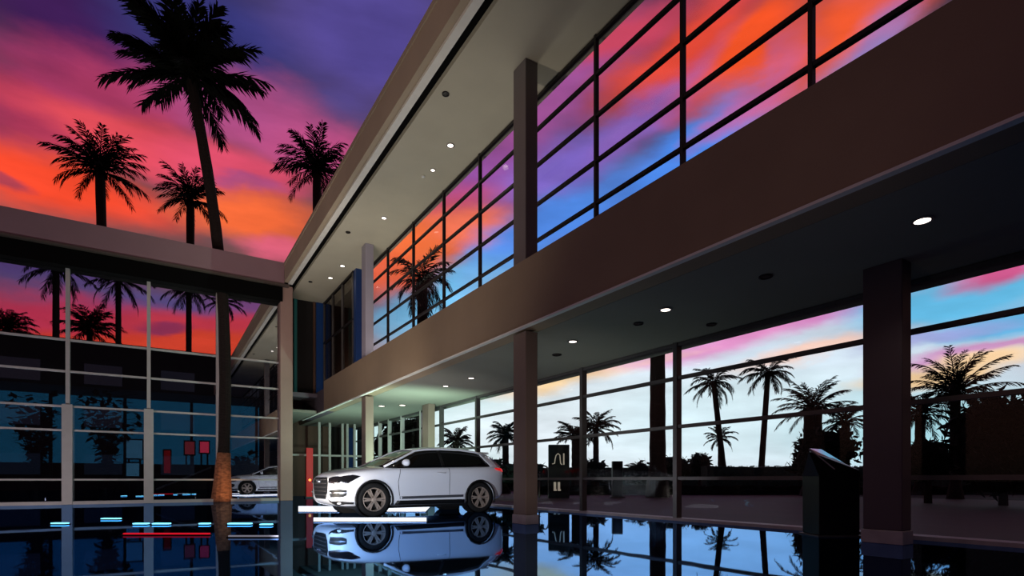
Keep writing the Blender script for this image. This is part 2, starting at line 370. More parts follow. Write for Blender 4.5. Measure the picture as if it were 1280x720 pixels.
# ------------------------------------------------------------------ downlights
def downlight(px, py, Z, label, lit=True, rad=.07, group=None, power=0., col=(1, .9, .78)):
    p = onZ(px, py, Z); r = empty('downlight', (p.x, p.y, Z)); tag(r, label, 'ceiling light', group)
    b = MB(); b.lathe([(rad, -.001), (rad*1.35, -.001), (rad*1.35, -.02), (rad, -.02)], 28, closed=True); b.build('trim_ring', M_chrome if lit else M_frame_dark, r, smooth=False)
    b = MB(); b.lathe([(0.001, -.004), (rad*.98, -.004), (rad*.9, -.014), (.001, -.016)], 28); b.build('lens', M_lamp if lit else M_lampoff, r)
    if power:
        l = bpy.data.lights.new('downlight_beam', 'SPOT'); l.energy = power; l.color = col; l.spot_size = 2.2; l.spot_blend = .6; l.shadow_soft_size = .06
        lo = bpy.data.objects.new('downlight_beam', l); C.objects.link(lo); lo.location = (p.x, p.y, Z-.05); lo.parent = None
    return r
GS = 'downlights in the high soffit'; GL = 'downlights in the hall ceiling'
downlight(563, 181, 7.85, 'lit downlight in the high soffit, nearest the camera and left of the upper column', True, .06, GS, 15)
downlight(541, 212, 7.85, 'small lit downlight beside a sensor, second lit from the camera in the high soffit', True, .045, GS)
downlight(480, 272, 7.85, 'lit downlight in the high soffit above the near panes of the far glazing', True, .06, GS, 15)
downlight(428, 332, 7.85, 'right of the two close lit downlights at the far end of the high soffit', True, .07, GS, 15)
downlight(413, 347, 7.85, 'left of the two close lit downlights at the far end of the high soffit', True, .07, GS, 15)
downlight(557, 117, 7.85, 'unlit dark downlight nearest the camera in the high soffit', False, .05, GS)
downlight(435, 290, 7.85, 'unlit dark downlight near the slot, halfway along the high soffit', False, .05, GS)
downlight(388, 352, 7.85, 'unlit dark downlight at the far end of the high soffit beside the slot', False, .05, GS)
se = empty('sensor', onZ(529, 220, 7.849)); tag(se, 'small pale sensor beside the second lit downlight of the high soffit', 'sensor')
b = MB(); b.lathe([(.001, .001), (.05, .001), (.045, -.03), (.001, -.04)], 20); b.build('housing', M_whitetrim, se, smooth=True)
downlight(1153, 274, ZC, 'bright downlight in the dark hall ceiling above the right column', True, .07, GL, 8)
downlight(832, 386, ZC, 'bright downlight in the hall ceiling right of the middle column, second from the right', True, .07, GL, 8)
downlight(716, 426, ZC, 'lit downlight in the hall ceiling just right of the middle column', True, .07, GL, 10)
downlight(589, 472, ZC, 'lit downlight in the hall ceiling above the rear of the white car', True, .07, GL, 20, (.85, 1, .9))
downlight(557, 482, ZC, 'lit downlight in the hall ceiling left of the one above the car tail', True, .07, GL)
downlight(503, 506, ZC, 'right of the two close lit downlights above the car bonnet', True, .1, GL, 20, (.85, 1, .9))
downlight(477, 507, ZC, 'left of the two close lit downlights above the car bonnet', True, .1, GL, 20, (.85, 1, .9))
downlight(696, 443, ZC, 'unlit dark downlight in the hall ceiling right of the middle column', False, .07, GL)
downlight(798, 404, ZC, 'unlit dark downlight left of the second brightest hall downlight', False, .06, GL)
downlight(889, 405, ZC, 'unlit dark downlight close to the glass, right of the second brightest hall downlight', False, .06, GL)
downlight(957, 345, ZC, 'unlit dark downlight in the hall ceiling between the two brightest lamps', False, .06, GL)

# ------------------------------------------------------------------ light strips on the court floor
def lightstrip(name, px0, px1, py, m, label, wd=.05, group=None, dth=None):
    a = onZ(px0, py, 0); b = onZ(px1, py, 0); r = empty(name, ((a.x+b.x)/2, (a.y+b.y)/2, 0), math.atan2(b.y-a.y, b.x-a.x)); L = (b-a).length/2
    q = MB(); q.box((-L-.02, -wd/2-.012, 0), (L+.02, wd/2+.012, .012)); q.build('housing', M_frame_dark, r)
    q = MB(); q.box((-L, -wd/2, .0121), (L, wd/2, .03 if wd < .1 else .02)); q.build('diffuser', m, r)
    tag(r, label, 'floor light', group)
GC = 'cyan floor light tubes in front of the left wing'
for p0, p1, y, lab in ((66, 84, 655.5, 'short cyan floor light between the first two wing mullions, leftmost of all'), (128, 150, 649.5, 'cyan floor light set back left of the second wing mullion'),
                    (168, 185, 656, 'cyan floor light just left of the second wing mullion'), (192, 212, 656, 'cyan floor light just right of the second wing mullion'),
                    (250, 262, 656, 'short cyan floor light left of the tall palm'), (286, 314, 656, 'long cyan floor light right of the tall palm base'), (326, 340, 657, 'short cyan floor light left of the corner column')):
    lightstrip('floor_light', p0, p1, y, M_cyanlight, lab, .09, GC)
lightstrip('floor_light', 155, 262, 669, M_redlight, 'long red floor light nearest the camera in front of the left wing', .04)
lightstrip('floor_light', 286, 348, 672, mat('dull white tube', (170, 165, 175), .4, emit=(150, 150, 165), es=.5), 'dull white floor light left of the corner column', .03)
def panelstrip(quad, label):
    pts = [onZ(x, y, 0) for x, y in quad]; c = sum(pts, Vector())/4; r = empty('light_panel', (c.x, c.y, 0)); tag(r, label, 'floor light')
    pl = [(p.x-c.x, p.y-c.y) for p in pts]
    q = MB(); q.prism(pl, 2, .0125, .02); q.build('diffuser', M_whitelight, r)
    q = MB(); q.prism([(x*1.01, y*1.01) for x, y in pl], 2, 0, .0124); q.build('housing', M_frame_dark, r)
panelstrip([(392, 652.5), (533, 652.5), (533, 648.2), (392, 648.2)], 'long glowing white floor panel in front of the white car')
panelstrip([(373, 640), (532, 640), (538, 633.5), (373, 633.5)], 'glowing white floor panel under the white car')

# ------------------------------------------------------------------ palms
def frond(b, R, az, el, droop, leaf, dens, lw):
    h = Vector((math.cos(az), math.sin(az), 0)); pts = []
    p = Vector((0, 0, 0)); a = el; n = 9; ds = R/n
    for i in range(n+1):
        pts.append(p.copy()); p = p + (h*math.cos(a)+Vector((0, 0, 1))*math.sin(a))*ds; a -= droop/n*(.5+1.1*i/n)
    b.tube(pts, [R*.014*(1-.8*i/n)+.004 for i in range(n+1)], 4, False)
    side = Vector((-math.sin(az), math.cos(az), 0)); m = int(dens)
    for j in range(m):
        t = .12+.88*j/(m-1); x = t*n; i = min(int(x), n-1); q = pts[i].lerp(pts[i+1], x-i); T = (pts[i+1]-pts[i]).normalized()
        L = leaf*R*(.45+.55*math.sin(PI*min(1, t*.9+.05)))*random.uniform(.8, 1.2)
        for s in (-1, 1):
            d = (T*random.uniform(.9, 1.4)+side*s*random.uniform(.45, .95)+Vector((0, 0, -random.uniform(.0, .75)))).normalized()
            e = q+d*L; e.z -= L*.12; mid = q+d*L*.45
            wv = T*lw*R; nn = T.cross(d).normalized()*lw*R*.25
            b.add([q-wv*.4, q+wv*.4, mid+wv+nn, e, mid-wv+nn], [(0, 1, 2, 4), (2, 3, 4)])
def palm(base, top, R, label, nf=34, leaf=.26, dens=26, lw=.016, tr=(.2, .16), bend=0., elr=(-.5, 1.45), droop=1.3, skirt=True, mt=None, group=None, flare=1.5, cut=None, kind='palm_tree', ml=None):
    r = empty(kind, base); v = Vector(top)-Vector(base); pts = []; rr = []
    n = 14
    for i in range(n+1):
        t = i/n; q = v*t; q += Vector((cC, -sC, 0))*bend*math.sin(PI*t)
        pts.append(q); rr.append((tr[0]+(tr[1]-tr[0])*t)*(flare-(flare-1)*min(1, t*7))*(1+.05*(i % 2)))
    b = MB(); b.tube(pts, rr, 12); b.build('trunk', mt or M_trunk, r, smooth=False)
    b = MB()
    for k in range(nf):
        az = k*2.39996+random.uniform(-.15, .15); u = (k+.5)/nf; el = elr[1]+(elr[0]-elr[1])*u+random.uniform(-.12, .12)
        frond(b, R*random.uniform(.85, 1.08), az, el, droop*random.uniform(.7, 1.2), leaf, dens, lw)
    if skirt:
        for k in range(26):
            a = k*2.4; d = Vector((math.cos(a), math.sin(a), 0)); s = random.uniform(.03, .16)*R
            b.tube([d*tr[1]*.8+Vector((0, 0, 0.02*R)), d*(tr[1]+.04*R)+Vector((0, 0, -s))], [.03*R, .008*R], 5)
    o = b.build('crown', ml or M_leaf, r, fixn=False); o.location = v
    tag(r, label, 'palm tree', group); return r
# the tall palm in front of the left wing
base = onZ(277, 627, 0); D = 18.9
top = atD(238, 96, 18.9)
r = palm(base, top, 2.5, 'tallest palm, standing in front of the left wing with a pale lit trunk foot', nf=40, leaf=.27, dens=46, lw=.024, tr=(.19, .165), bend=.55, flare=1.3, elr=(-.4, 1.5), droop=.9)
b = MB(); pts = []
v = top-base
for i in range(5):
    t = i/4*.115; pts.append(v*t+Vector((cC, -sC, 0))*.55*math.sin(PI*t))
b.tube(pts, [.34, .3, .265, .24, .22], 14); b.build('trunk_foot', M_bark_lit, r)
# palms behind the left wing roof
def farpalm(px, py, D, Rpx, label, **k):
    t = atD(px, py, D); bx = t+Vector((cC, -sC, 0))*k.pop('lean', 0.); palm((bx.x, bx.y, 0), t, Rpx*D/F, label, **k)
farpalm(125, 215, 36, 55, 'palm behind the left wing roof at the far left', elr=(-.15, 1.5), nf=40, dens=26, lw=.02, lean=.6, tr=(.3, .27))
farpalm(238, 252, 46, 46, 'palm behind the left wing roof, just behind the tallest palm trunk', elr=(-.15, 1.45), nf=34, lw=.02, tr=(.3, .3))
farpalm(396, 215, 42, 53, 'palm behind the roof eave, partly hidden by the main building', nf=38, lw=.02, tr=(.3, .3), elr=(-.2, 1.5))
# mirrored palms (stand beyond the building across the court)
for px, py, Rp, YY, lab in ((70, 335, 36, 25, 'mirrored palm in the wing glass, leftmost of the four tall ones'), (148, 350, 36, 33, 'mirrored palm in the wing glass, second from the left'),
                       (236, 362, 32, 26, 'mirrored palm in the wing glass beside the tallest palm trunk'), (281, 378, 24, 34, 'slim mirrored palm in the wing glass nearest the corner column')):
    t = mirY(px, py, -YY); D = (Vector((t.x, 2*YG+YY, t.z))-O).length*.96; palm((t.x, t.y, 0), t, Rp*D/F, lab, nf=22, lw=.022, tr=(.3, .26), elr=(-.7, 1.1), droop=1.2)
for px, py, Rp, YY, lab in ((8, 412, 26, 40, 'low mirrored palm crown at the far left of the wing glass'), (112, 414, 32, 42, 'low bushy mirrored palm between the two leftmost tall mirrored palms')):
    t = mirY(px, py, -YY); D = (Vector((t.x, 2*YG+YY, t.z))-O).length*.96; palm((t.x, t.y, 0), t, Rp*D/F, lab, nf=34, lw=.022, tr=(.3, .3), elr=(-.1, 1.45))
# palm seen through the upper glazing
farpalm(528, 350, 26, 48, 'palm seen through the far panes of the upper glazing', nf=30, leaf=.3, lw=.02, tr=(.28, .24), elr=(-.8, 1.2), droop=1.5)
# garden palms beyond the hall glass
farpalm(745, 536, 34, 32, 'small palm just right of the dark totem sign', nf=28, lw=.026, tr=(.2, .16))
farpalm(720, 548, 38, 30, 'low bushy palm behind the dark totem sign', nf=30, lw=.026, tr=(.3, .3), elr=(.1, 1.4))
farpalm(822, 330, 24, 60, 'thick palm trunk rising out of sight behind the glass', nf=24, tr=(.36, .29), lw=.02)
farpalm(892, 478, 40, 35, 'slender leaning palm, left of the pair in the garden', nf=24, lw=.024, tr=(.22, .18), lean=.9, elr=(-.6, 1.1))
farpalm(960, 466, 40, 35, 'slender leaning palm, right of the pair in the garden', nf=24, lw=.024, tr=(.22, .18), lean=-.6, elr=(-.6, 1.1))
farpalm(900, 548, 47, 22, 'small palm between the two slender leaning palms', nf=20, lw=.03, tr=(.2, .16))
farpalm(1016, 512, 26, 48, 'wide feathery palm above the black lectern kiosk', nf=34, leaf=.2, lw=.018, tr=(.4, .38), elr=(-.3, 1.4), droop=.9)
farpalm(1057, 528, 30, 34, 'small palm left of the right column', nf=26, lw=.024, tr=(.22, .2))
farpalm(1194, 492, 22, 62, 'large feathery palm right of the right column', nf=40, leaf=.2, lw=.016, tr=(.2, .17), elr=(-.35, 1.45), droop=1.)
farpalm(1150, 520, 27, 40, 'dark palm low beside the right column', nf=28, lw=.024, tr=(.25, .2))
farpalm(1232, 528, 27, 44, 'palm half hidden by the dark tree at the right edge', nf=28, lw=.02, tr=(.25, .2))
farpalm(632, 545, 30, 26, 'small palm seen above the tail of the white car', nf=26, leaf=.34, lw=.03, tr=(.2, .16))
farpalm(570, 553, 30, 24, 'small palm seen above the roof of the white car', nf=26, leaf=.34, lw=.03, tr=(.2, .16))

# leafy masses
def leafy(name, loc, rad, n, label, cat, size=.12, trunk=True, m=M_hedge, group=None):
    r = empty(name, (loc[0], loc[1], 0)); b = MB(); c = Vector((0, 0, loc[2]))
    lobes = [(Vector((random.uniform(-.5, .5)*rad[0], random.uniform(-.5, .5)*rad[1], random.uniform(-.45, .45)*rad[2])), random.uniform(.45, .7)) for _ in range(9)]
    for k in range(n):
        lo, s = random.choice(lobes); d = Vector((random.gauss(0, 1), random.gauss(0, 1), random.gauss(0, 1))).normalized()*random.uniform(.6, 1.2)*s
        p = c+lo+Vector((d.x*rad[0], d.y*rad[1], d.z*rad[2])); p.z = max(p.z, .05)
        a = Vector((random.gauss(0, 1), random.gauss(0, 1), random.gauss(0, 1))).normalized(); e = a.orthogonal().normalized()
        z = size*random.uniform(.7, 1.7)
        b.add([p-a*z, p+e*z*.45, p+a*z, p-e*z*.45], [(0, 1, 2, 3)])
    for lo, s in lobes:
        sp = bmesh.new(); bmesh.ops.create_icosphere(sp, subdivisions=2, radius=1)
        vs = [Vector((max(-9, v.co.x*rad[0]*s*.8), v.co.y*rad[1]*s*.8, v.co.z*rad[2]*s*.8))*random.uniform(.9, 1.08)+c+lo for v in sp.verts]
        for v in vs: v.z = max(v.z, .02)
        b.add(vs, [[v.index for v in f.verts] for f in sp.faces]); sp.free()
    b.build('foliage', m, r, fixn=False)
    if trunk:
        b = MB(); b.tube([(0, 0, 0), (0, 0, loc[2])], [.12, .08], 8); b.build('trunk', M_trunk, r)
    tag(r, label, cat, group)
def lf2(px, py, D, rx, ry, n, label, cat='tree', size=.14, name='tree', **k):
    p = atD(px, py, D); s = D/F; leafy(name, (p.x, p.y, p.z), (rx*s, rx*s, ry*s), n, label, cat, size, **k)
M_darkfol = mat('dark foliage', (12, 16, 12), .85, noise=.4, scale=8, spec=.1)
lf2(1254, 566, 16, 50, 66, 4200, 'large dark rounded tree at the right edge beyond the glass', m=M_darkfol)
lf2(1022, 566, 20.5, 40, 32, 2200, 'rounded dark shrub under the wide feathery palm', 'shrub', name='shrub', m=M_darkfol)
lf2(1160, 575, 17.5, 26, 26, 1500, 'dark shrub low between the right column and the large feathery palm', 'shrub', name='shrub', m=M_darkfol)
lf2(505, 548, 30, 26, 30, 1800, 'dark tree behind the glass above the car windscreen', m=M_darkfol, size=.2)
lf2(480, 560, 37, 22, 26, 1200, 'dark tree behind the glass above the car bonnet', m=M_darkfol, size=.2)
lf2(652, 592, 22, 24, 18, 1200, 'bush behind the glass at the tail of the white car', 'shrub', name='shrub')
lf2(600, 587, 24, 28, 14, 1000, 'bush behind the glass over the roof of the white car', 'shrub', name='shrub')
lf2(745, 590, 32, 20, 17, 1000, 'rounded bush right of the dark totem sign', 'shrub', name='shrub')
lf2(795, 590, 32, 22, 19, 1000, 'bush left of the thick palm trunk', 'shrub', name='shrub')
lf2(845, 588, 32, 18, 20, 1000, 'bush right of the thick palm trunk', 'shrub', name='shrub')
lf2(875, 582, 35, 14, 16, 700, 'small bush at the left end of the clipped hedge', 'shrub', name='shrub')
# clipped hedge
def hedge(px0, px1, Dh, z1, label, m):
    a = atD(px0, 600, Dh); c = atD(px1, 600, Dh); L = (c-a).length; r = empty('hedge', ((a.x+c.x)/2, (a.y+c.y)/2, 0), math.atan2(c.y-a.y, c.x-a.x))
    b = MB(); nx = int(L/.4); 
    def P(i, j, k): return (-L/2+L*i/nx+random.uniform(-.05, .05), [-.6, -.62, -.5, .5, .6, .6][j]+random.uniform(-.06, .06), [0, z1*.5, z1, z1, z1*.5, 0][j]+(random.uniform(-.06, .06) if j in (1, 2, 3, 4) else 0))
    vs = [P(i, j, 0) for i in range(nx+1) for j in range(6)]
    b.add(vs, [(i*6+j, i*6+j+1, (i+1)*6+j+1, (i+1)*6+j) for i in range(nx) for j in range(5)]+[tuple(range(5, -1, -1)), tuple(nx*6+j for j in range(6))])
    for k in range(int(L*70)):
        x = random.uniform(-L/2, L/2); s = random.random()
        p = Vector((x, -.62, random.uniform(.05, z1))) if s < .6 else Vector((x, random.uniform(-.6, .6), z1+.02))
        a_ = Vector((random.gauss(0, 1), random.gauss(0, 1), random.gauss(0, 1))).normalized(); e = a_.orthogonal().normalized(); z = random.uniform(.05, .11)
        b.add([p-a_*z, p+e*z*.5, p+a_*z, p-e*z*.5], [(0, 1, 2, 3)])
    b.build('foliage', m, r, fixn=False); tag(r, label, 'hedge')
M_tealhedge = mat('teal green hedge leaves', (30, 58, 58), .8, noise=.4, scale=7)
hedge(880, 1230, 31, 1.5, 'long clipped hedge behind the right half of the garden', M_tealhedge)
hedge(655, 1330, 28.3, .42, 'low dark border hedge along the far side of the paving', M_darkfol)
hedge(600, 885, 40, 1.6, 'distant hedge behind the totem signs', M_tealhedge)

# ------------------------------------------------------------------ signs
tb = onZ(698.5, 622.5, 0); D = (tb-O).dot(Vector((sC, cC, 0))); u = D/F
t = empty('totem_sign', tb, math.radians(-32.77)); tag(t, 'dark totem sign with a pale emblem, beyond the glass right of the middle column', 'sign')
W_ = 13*u; H_ = (622.5-556)*u
b = MB(); b.box((-W_, -.12, 0), (W_, .12, H_)); b.build('body', mat('dark sign panel', (16, 18, 20), .5, noise=.1, scale=5), t, bevel=.02)
b = MB(); # emblem: a hooked arch beside an upright bar
x0 = -5.5*u; zt = (622.5-567)*u; zb = (622.5-581)*u
b.tube([(x0-.1, -.13, zb+.03), (x0, -.13, zb+.06), (x0+.02, -.13, (zb+zt)/2), (x0+.06, -.13, zt-.08), (x0+.14, -.13, zt), (x0+.22, -.13, zt-.08), (x0+.23, -.13, (zb+zt)/2), (x0+.25, -.13, zb+.05), (x0+.31, -.13, zb)], .022, 6)
b.tube([(x0+.38, -.13, zt), (x0+.38, -.13, zb)], .028, 6); b.build('emblem', M_signw, t)
for k, x in enumerate((-5.2, -.2)):
    q = MB(); q.box(((x-1.5)*u, -.125, 9*u), ((x+1.5)*u, -.121, 20*u)); q.box(((x+1.4)*u, -.125, 9*u), ((x+2.4)*u, -.121, 11*u)); q.build('lower_mark', M_signw, t)
tb = onZ(771.5, 622, 0); t = empty('totem_sign', tb, math.radians(-32.77)); tag(t, 'plain narrow dark totem post left of the thick palm trunk', 'sign')
b = MB(); b.box((-.22, -.12, .06), (.22, .12, 1.55)); b.build('body', M_black, t, bevel=.02)
b = MB(); b.box((-.3, -.2, 0), (.3, .2, .06)); b.build('base', M_frame_grey, t)
tb = onZ(680, 622, 0); t = empty('bike_hoop', tb, math.radians(-32.77)); tag(t, 'pale rounded metal hoop left of the totem sign with the emblem', 'bike hoop')
b = MB(); b.tube([(-.2, 0, 0), (-.2, 0, 1.1)]+[(-.2*math.cos(PI*k/10), 0, 1.1+.25*math.sin(PI*k/10)) for k in range(1, 10)]+[(.2, 0, 1.1), (.2, 0, 0)], .035, 8); b.build('hoop', M_frame_white, t, smooth=True)
# lectern kiosk
kb = onZ(1049, 671, 0); kd = (kb-O).dot(Vector((sC, cC, 0))); u = kd/F
k = empty('lectern_kiosk', kb, math.radians(-32.77)); tag(k, 'black lectern kiosk with a tilted reflective screen, left of the right column', 'kiosk')
b = MB(); b.box((-25*u, 0, .021), (26*u, .42, .84)); b.build('pedestal', M_black, k, bevel=.01)
scr = [Vector(p) for p in ((-.40, 0, 1.157), (-.064, 0, .885), (.40, .40, .915), (-.02, .40, 1.168))]
bm = bmesh.new()
for p in scr: bm.verts.new(p-Vector((0, 0, .03)))
for p in ((-25*u, 0, .80), (26*u, 0, .80), (26*u, 0, .875), (26*u, .42, .80), (26*u, .42, .89), (-25*u, .42, .80)): bm.verts.new(p)
bmesh.ops.convex_hull(bm, input=bm.verts); me = bpy.data.meshes.new('head'); bm.to_mesh(me); bm.free(); me.materials.append(M_black)
o = bpy.data.objects.new('head', me); C.objects.link(o); o.parent = k
b = MB(); nr = (scr[1]-scr[0]).cross(scr[3]-scr[0]).normalized(); nr = nr if nr.z > 0 else -nr
b.add([p-nr*.01 for p in scr]+[p+nr*.015 for p in scr], [(3, 2, 1, 0), (4, 5, 6, 7), (0, 1, 5, 4), (1, 2, 6, 5), (2, 3, 7, 6), (3, 0, 4, 7)]); b.build('screen', M_screen, k)
b = MB(); b.box((-28*u, -.04, 0), (29*u, .46, .02)); b.build('base_plate', M_frame_grey, k)

# ------------------------------------------------------------------ the white car
f1 = Vector((-.2537*11.3, 11.3)); f2 = Vector((-.0601*12.8, 12.8))     # near front / rear wheel, (right, forward) of the eye
def rf(v, z=0): return Vector((cC*v.x+sC*v.y, -sC*v.x+cC*v.y, z))
A = rf(f1); B = rf(f2); rear = (B-A).normalized(); far = Vector((-rear.y, rear.x, 0))
if far.dot(Vector((sC, cC, 0))) < 0: far = -far
WB = 2.58; FO = .84; LEN = 4.2; HW = .895
car = empty('car', A + far*(HW-.06) + rear*(WB/2)); car.rotation_euler = (0, 0, math.atan2(rear.y, rear.x))
tag(car, 'white compact hatchback on the glossy floor, nose to the left', 'car')
# local axes: +x to the rear, y: near side sign
ns = 1 if Matrix.Rotation(-car.rotation_euler.z, 3, 'Z') @ (-far) @ Vector((0, 1, 0)) > 0 else -1
X0 = -(WB/2+FO)          # nose
def I(tab, x):
    for (a, va), (b_, vb) in zip(tab, tab[1:]):
        if x <= b_:
            t = (x-a)/(b_-a); return va+(vb-va)*max(0, t)
    return tab[-1][1]
Wt = [(0, .60), (.06, .70), (.18, .79), (.4, .85), (.8, .885), (1.4, .895), (3.1, .895), (3.6, .885), (3.95, .83), (4.12, .76), (4.2, .68)]
ZS = [(0, .74), (.04, .80), (.12, .86), (.35, .93), (.8, .985), (1.2, 1.02), (1.6, 1.03), (3.2, 1.07), (3.9, 1.10), (4.1, 1.06), (4.2, .96)]
CR = [(0, .03), (.3, .05), (1.2, .05), (1.8, .02), (3.5, .02), (4.2, .02)]
ZB = [(0, .36), (.05, .27), (.2, .2), (.6, .19), (3.4, .2), (3.9, .26), (4.12, .33), (4.2, .42)]
def section(u):
    W = I(Wt, u); zs = I(ZS, u); zb = I(ZB, u); cr = I(CR, u)
    fl = .012*math.exp(-((u-FO)/.33)**2)+.014*math.exp(-((u-FO-WB)/.33)**2)
    h = zs-zb
    return [(0, zb), (W*.8, zb), (W*.965, zb+.03), (W*.985+fl, zb+h*.18), (W*.975+fl, zb+h*.40), (W*.985+fl, zb+h*.62), (W+fl*.6, zb+h*.80), (W*.975, zb+h*.93), (W*.90, zs), (W*.6, zs+cr*.75), (W*.3, zs+cr), (0, zs+cr*1.02)]
us = [0, .03, .08, .16, .28, .42, .6, .8, 1.0, 1.2, 1.45, 1.8, 2.2, 2.6, 3.0, 3.25, 3.45, 3.65, 3.85, 4.0, 4.1, 4.16, 4.2]
def loft(us, sec):
    b = MB(); rows = []
    for u in us:
        s = sec(u); full = [(y, z) for y, z in s]+[(-y, z) for y, z in reversed(s[1:-1])]
        rows.append([Vector((X0+u, y, z)) for y, z in full])
    n = len(rows[0]); b.add([v for r_ in rows for v in r_], [(i*n+k, i*n+(k+1) % n, (i+1)*n+(k+1) % n, (i+1)*n+k) for i in range(len(rows)-1) for k in range(n)]+[tuple(reversed(range(n))), tuple((len(rows)-1)*n+k for k in range(n))])
    return b
def bake(o):
    dg = bpy.context.evaluated_depsgraph_get(); dg.update(); ev = o.evaluated_get(dg); me = bpy.data.meshes.new_from_object(ev, depsgraph=dg)
    o.modifiers.clear(); o.data = me
body = loft(us, section).build('body', M_carwhite, None, smooth=True)
sm = body.modifiers.new('s', 'SUBSURF'); sm.levels = 2; sm.render_levels = 2; bake(body)
cut = MB()
for ax in (FO, FO+WB):
    for s in (-1, 1):
        a, c_ = (.56, 1.1) if s > 0 else (-1.1, -.56)
        cut.tube([(X0+ax, a, .345), (X0+ax, c_, .345)], .385, 48)
co = cut.build('cutter', M_carblack)
bm_ = body.modifiers.new('b', 'BOOLEAN'); bm_.operation = 'DIFFERENCE'; bm_.object = co; bm_.solver = 'EXACT'
dgx = bpy.context.evaluated_depsgraph_get(); bvh_body0 = BVHTree.FromObject(body, dgx) if False else None
tmp = bmesh.new(); tmp.from_mesh(body.data); BV = BVHTree.FromBMesh(tmp)      # uncut skin for panel fitting
bake(body); bpy.data.objects.remove(co)
body.parent = car
for p_ in body.data.polygons: p_.use_smooth = True
# wheel-well liners
for ax in (FO, FO+WB):
    for s in (-1, 1):
        b = MB(); b.lathe([(.383, .27), (.383, .0), (.0, .0), (.0, .01), (.372, .01), (.372, .27)], 40, Matrix.Translation((X0+ax, s*.57, .345)) @ Matrix.Rotation(-s*PI/2, 4, 'X'))
        b.build('wheel_well', M_carblack, car, fixn=False)
        b = MB()  # arch lip
        pts = [(X0+ax+.395*math.cos(q), s*(.893), .345+.395*math.sin(q)) for q in [math.radians(-18+216*k/26) for k in range(27)]]
        b.tube(pts, .021, 8); b.build('arch_trim', M_carblack, car, smooth=True)
# greenhouse
RZ = [(1.02, 1.03), (1.15, 1.09), (1.45, 1.25), (1.8, 1.405), (2.0, 1.455), (2.4, 1.50), (2.9, 1.495), (3.3, 1.465), (3.6, 1.42), (3.72, 1.38), (3.9, 1.24), (4.06, 1.09)]
RW = [(1.02, .74), (1.4, .68), (1.8, .63), (2.4, .635), (3.3, .61), (3.7, .58), (4.06, .60)]
BW = [(1.02, .78), (1.3, .84), (1.8, .86), (3.2, .86), (3.7, .83), (4.06, .74)]
def gsec(u, off=0.):
    zr = I(RZ, u); rw = I(RW, u); bw = I(BW, u); zb = I(ZS, u)-.05; zr = max(zr, zb+.06)
    k = min(1, (zr-zb)/.35)
    return [(0, zb), (bw, zb), (bw-.01, zb+.06*k), (bw+(rw-bw)*.55, zb+(zr-zb)*.55), (rw, zr-.07*k), (rw*.86, zr-.02*k), (rw*.5, zr), (0, zr+.006)]
gh = loft([1.02, 1.15, 1.3, 1.45, 1.62, 1.8, 2.0, 2.4, 2.9, 3.3, 3.6, 3.72, 3.9, 4.06], gsec).build('window_glass', M_carglass, None, smooth=True)
sm = gh.modifiers.new('s', 'SUBSURF'); sm.levels = 2; sm.render_levels = 2; bake(gh); gh.parent = car
tg = bmesh.new(); tg.from_mesh(gh.data); BG = BVHTree.FromBMesh(tg)
# panels fitted on the skin
def fitted(name, poly, plane, direction, off, m, bv, parent=car, mirror=True, cuts=3, th=.012, smooth=True):
    """poly: points in a plane ('side': x,z  'front': y,z  'top': x,y), cast along direction onto the skin"""
    res = None
    for s in ((1, -1) if mirror else (1,)):
        bm = bmesh.new()
        vs = []
        for p in poly:
            if plane == 'side': v = (X0+p[0], s*2., p[1])
            elif plane == 'front': v = (X0-1., s*p[0], p[1])
            elif plane == 'back': v = (X0+LEN+1., s*p[0], p[1])
            else: v = (X0+p[0], s*p[1], 3.)
            vs.append(bm.verts.new(v))
        bm.faces.new(vs); bmesh.ops.triangulate(bm, faces=bm.faces[:])
        for _ in range(cuts): bmesh.ops.subdivide_edges(bm, edges=bm.edges[:], cuts=1, use_grid_fill=True)
        bmesh.ops.triangulate(bm, faces=bm.faces[:])
        d = Vector((direction[0], direction[1]*s, direction[2])).normalized()
        bad = []
        for v in bm.verts:
            hit = bv.ray_cast(v.co, d)
            if hit[0] is None: bad.append(v)
            else:
                nrm = hit[1]; nrm = -nrm if nrm.dot(d) > 0 else nrm
                v.co = hit[0]+nrm*off
        bmesh.ops.delete(bm, geom=bad, context='VERTS')
        me = bpy.data.meshes.new(name); bm.to_mesh(me); bm.free(); me.materials.append(m)
        for pl in me.polygons: pl.use_smooth = smooth
        o = bpy.data.objects.new(name, me); C.objects.link(o); o.parent = parent
        so = o.modifiers.new('t', 'SOLIDIFY'); so.thickness = th; so.offset = -1 
        if res is None: res = o
    return res
sd = (0, -1, 0)
# roof skin, pillars
roofp = [(1.86, -.6), (1.86, .6), (2.4, .585), (3.3, .56), (3.72, .53), (3.80, 0.5), (3.80, -.5), (3.72, -.53), (3.3, -.56), (2.4, -.585)]
fitted('roof_panel', roofp, 'top', (0, 0, -1), .012, M_carwhite, BG, mirror=False, cuts=4)
def pillar(path, w_, m, name='pillar'):
    for s in (1, -1):
        b = MB(); b.tube([(X0+x, s*y, z) for x, y, z in path], w_, 8); b.build(name, m, car, smooth=True)
pillar([(1.08, .80, 1.03), (1.45, .735, 1.20), (1.85, .665, 1.395), (2.1, .655, 1.43), (2.5, .655, 1.45), (3.0, .645, 1.445), (3.4, .63, 1.41), (3.72, .61, 1.34)], .024, M_carwhite, 'window_arch')
fitted('rear_pillar', [(3.52, 1.40), (3.70, 1.40), (3.92, 1.27), (4.06, 1.06), (3.74, 1.06), (3.62, 1.2)], 'side', sd, .012, M_carwhite, BG, cuts=3)
pillar([(3.70, .60, 1.37), (3.9, .66, 1.22), (4.08, .72, 1.06)], .02, M_chrome, 'rear_edge_trim')
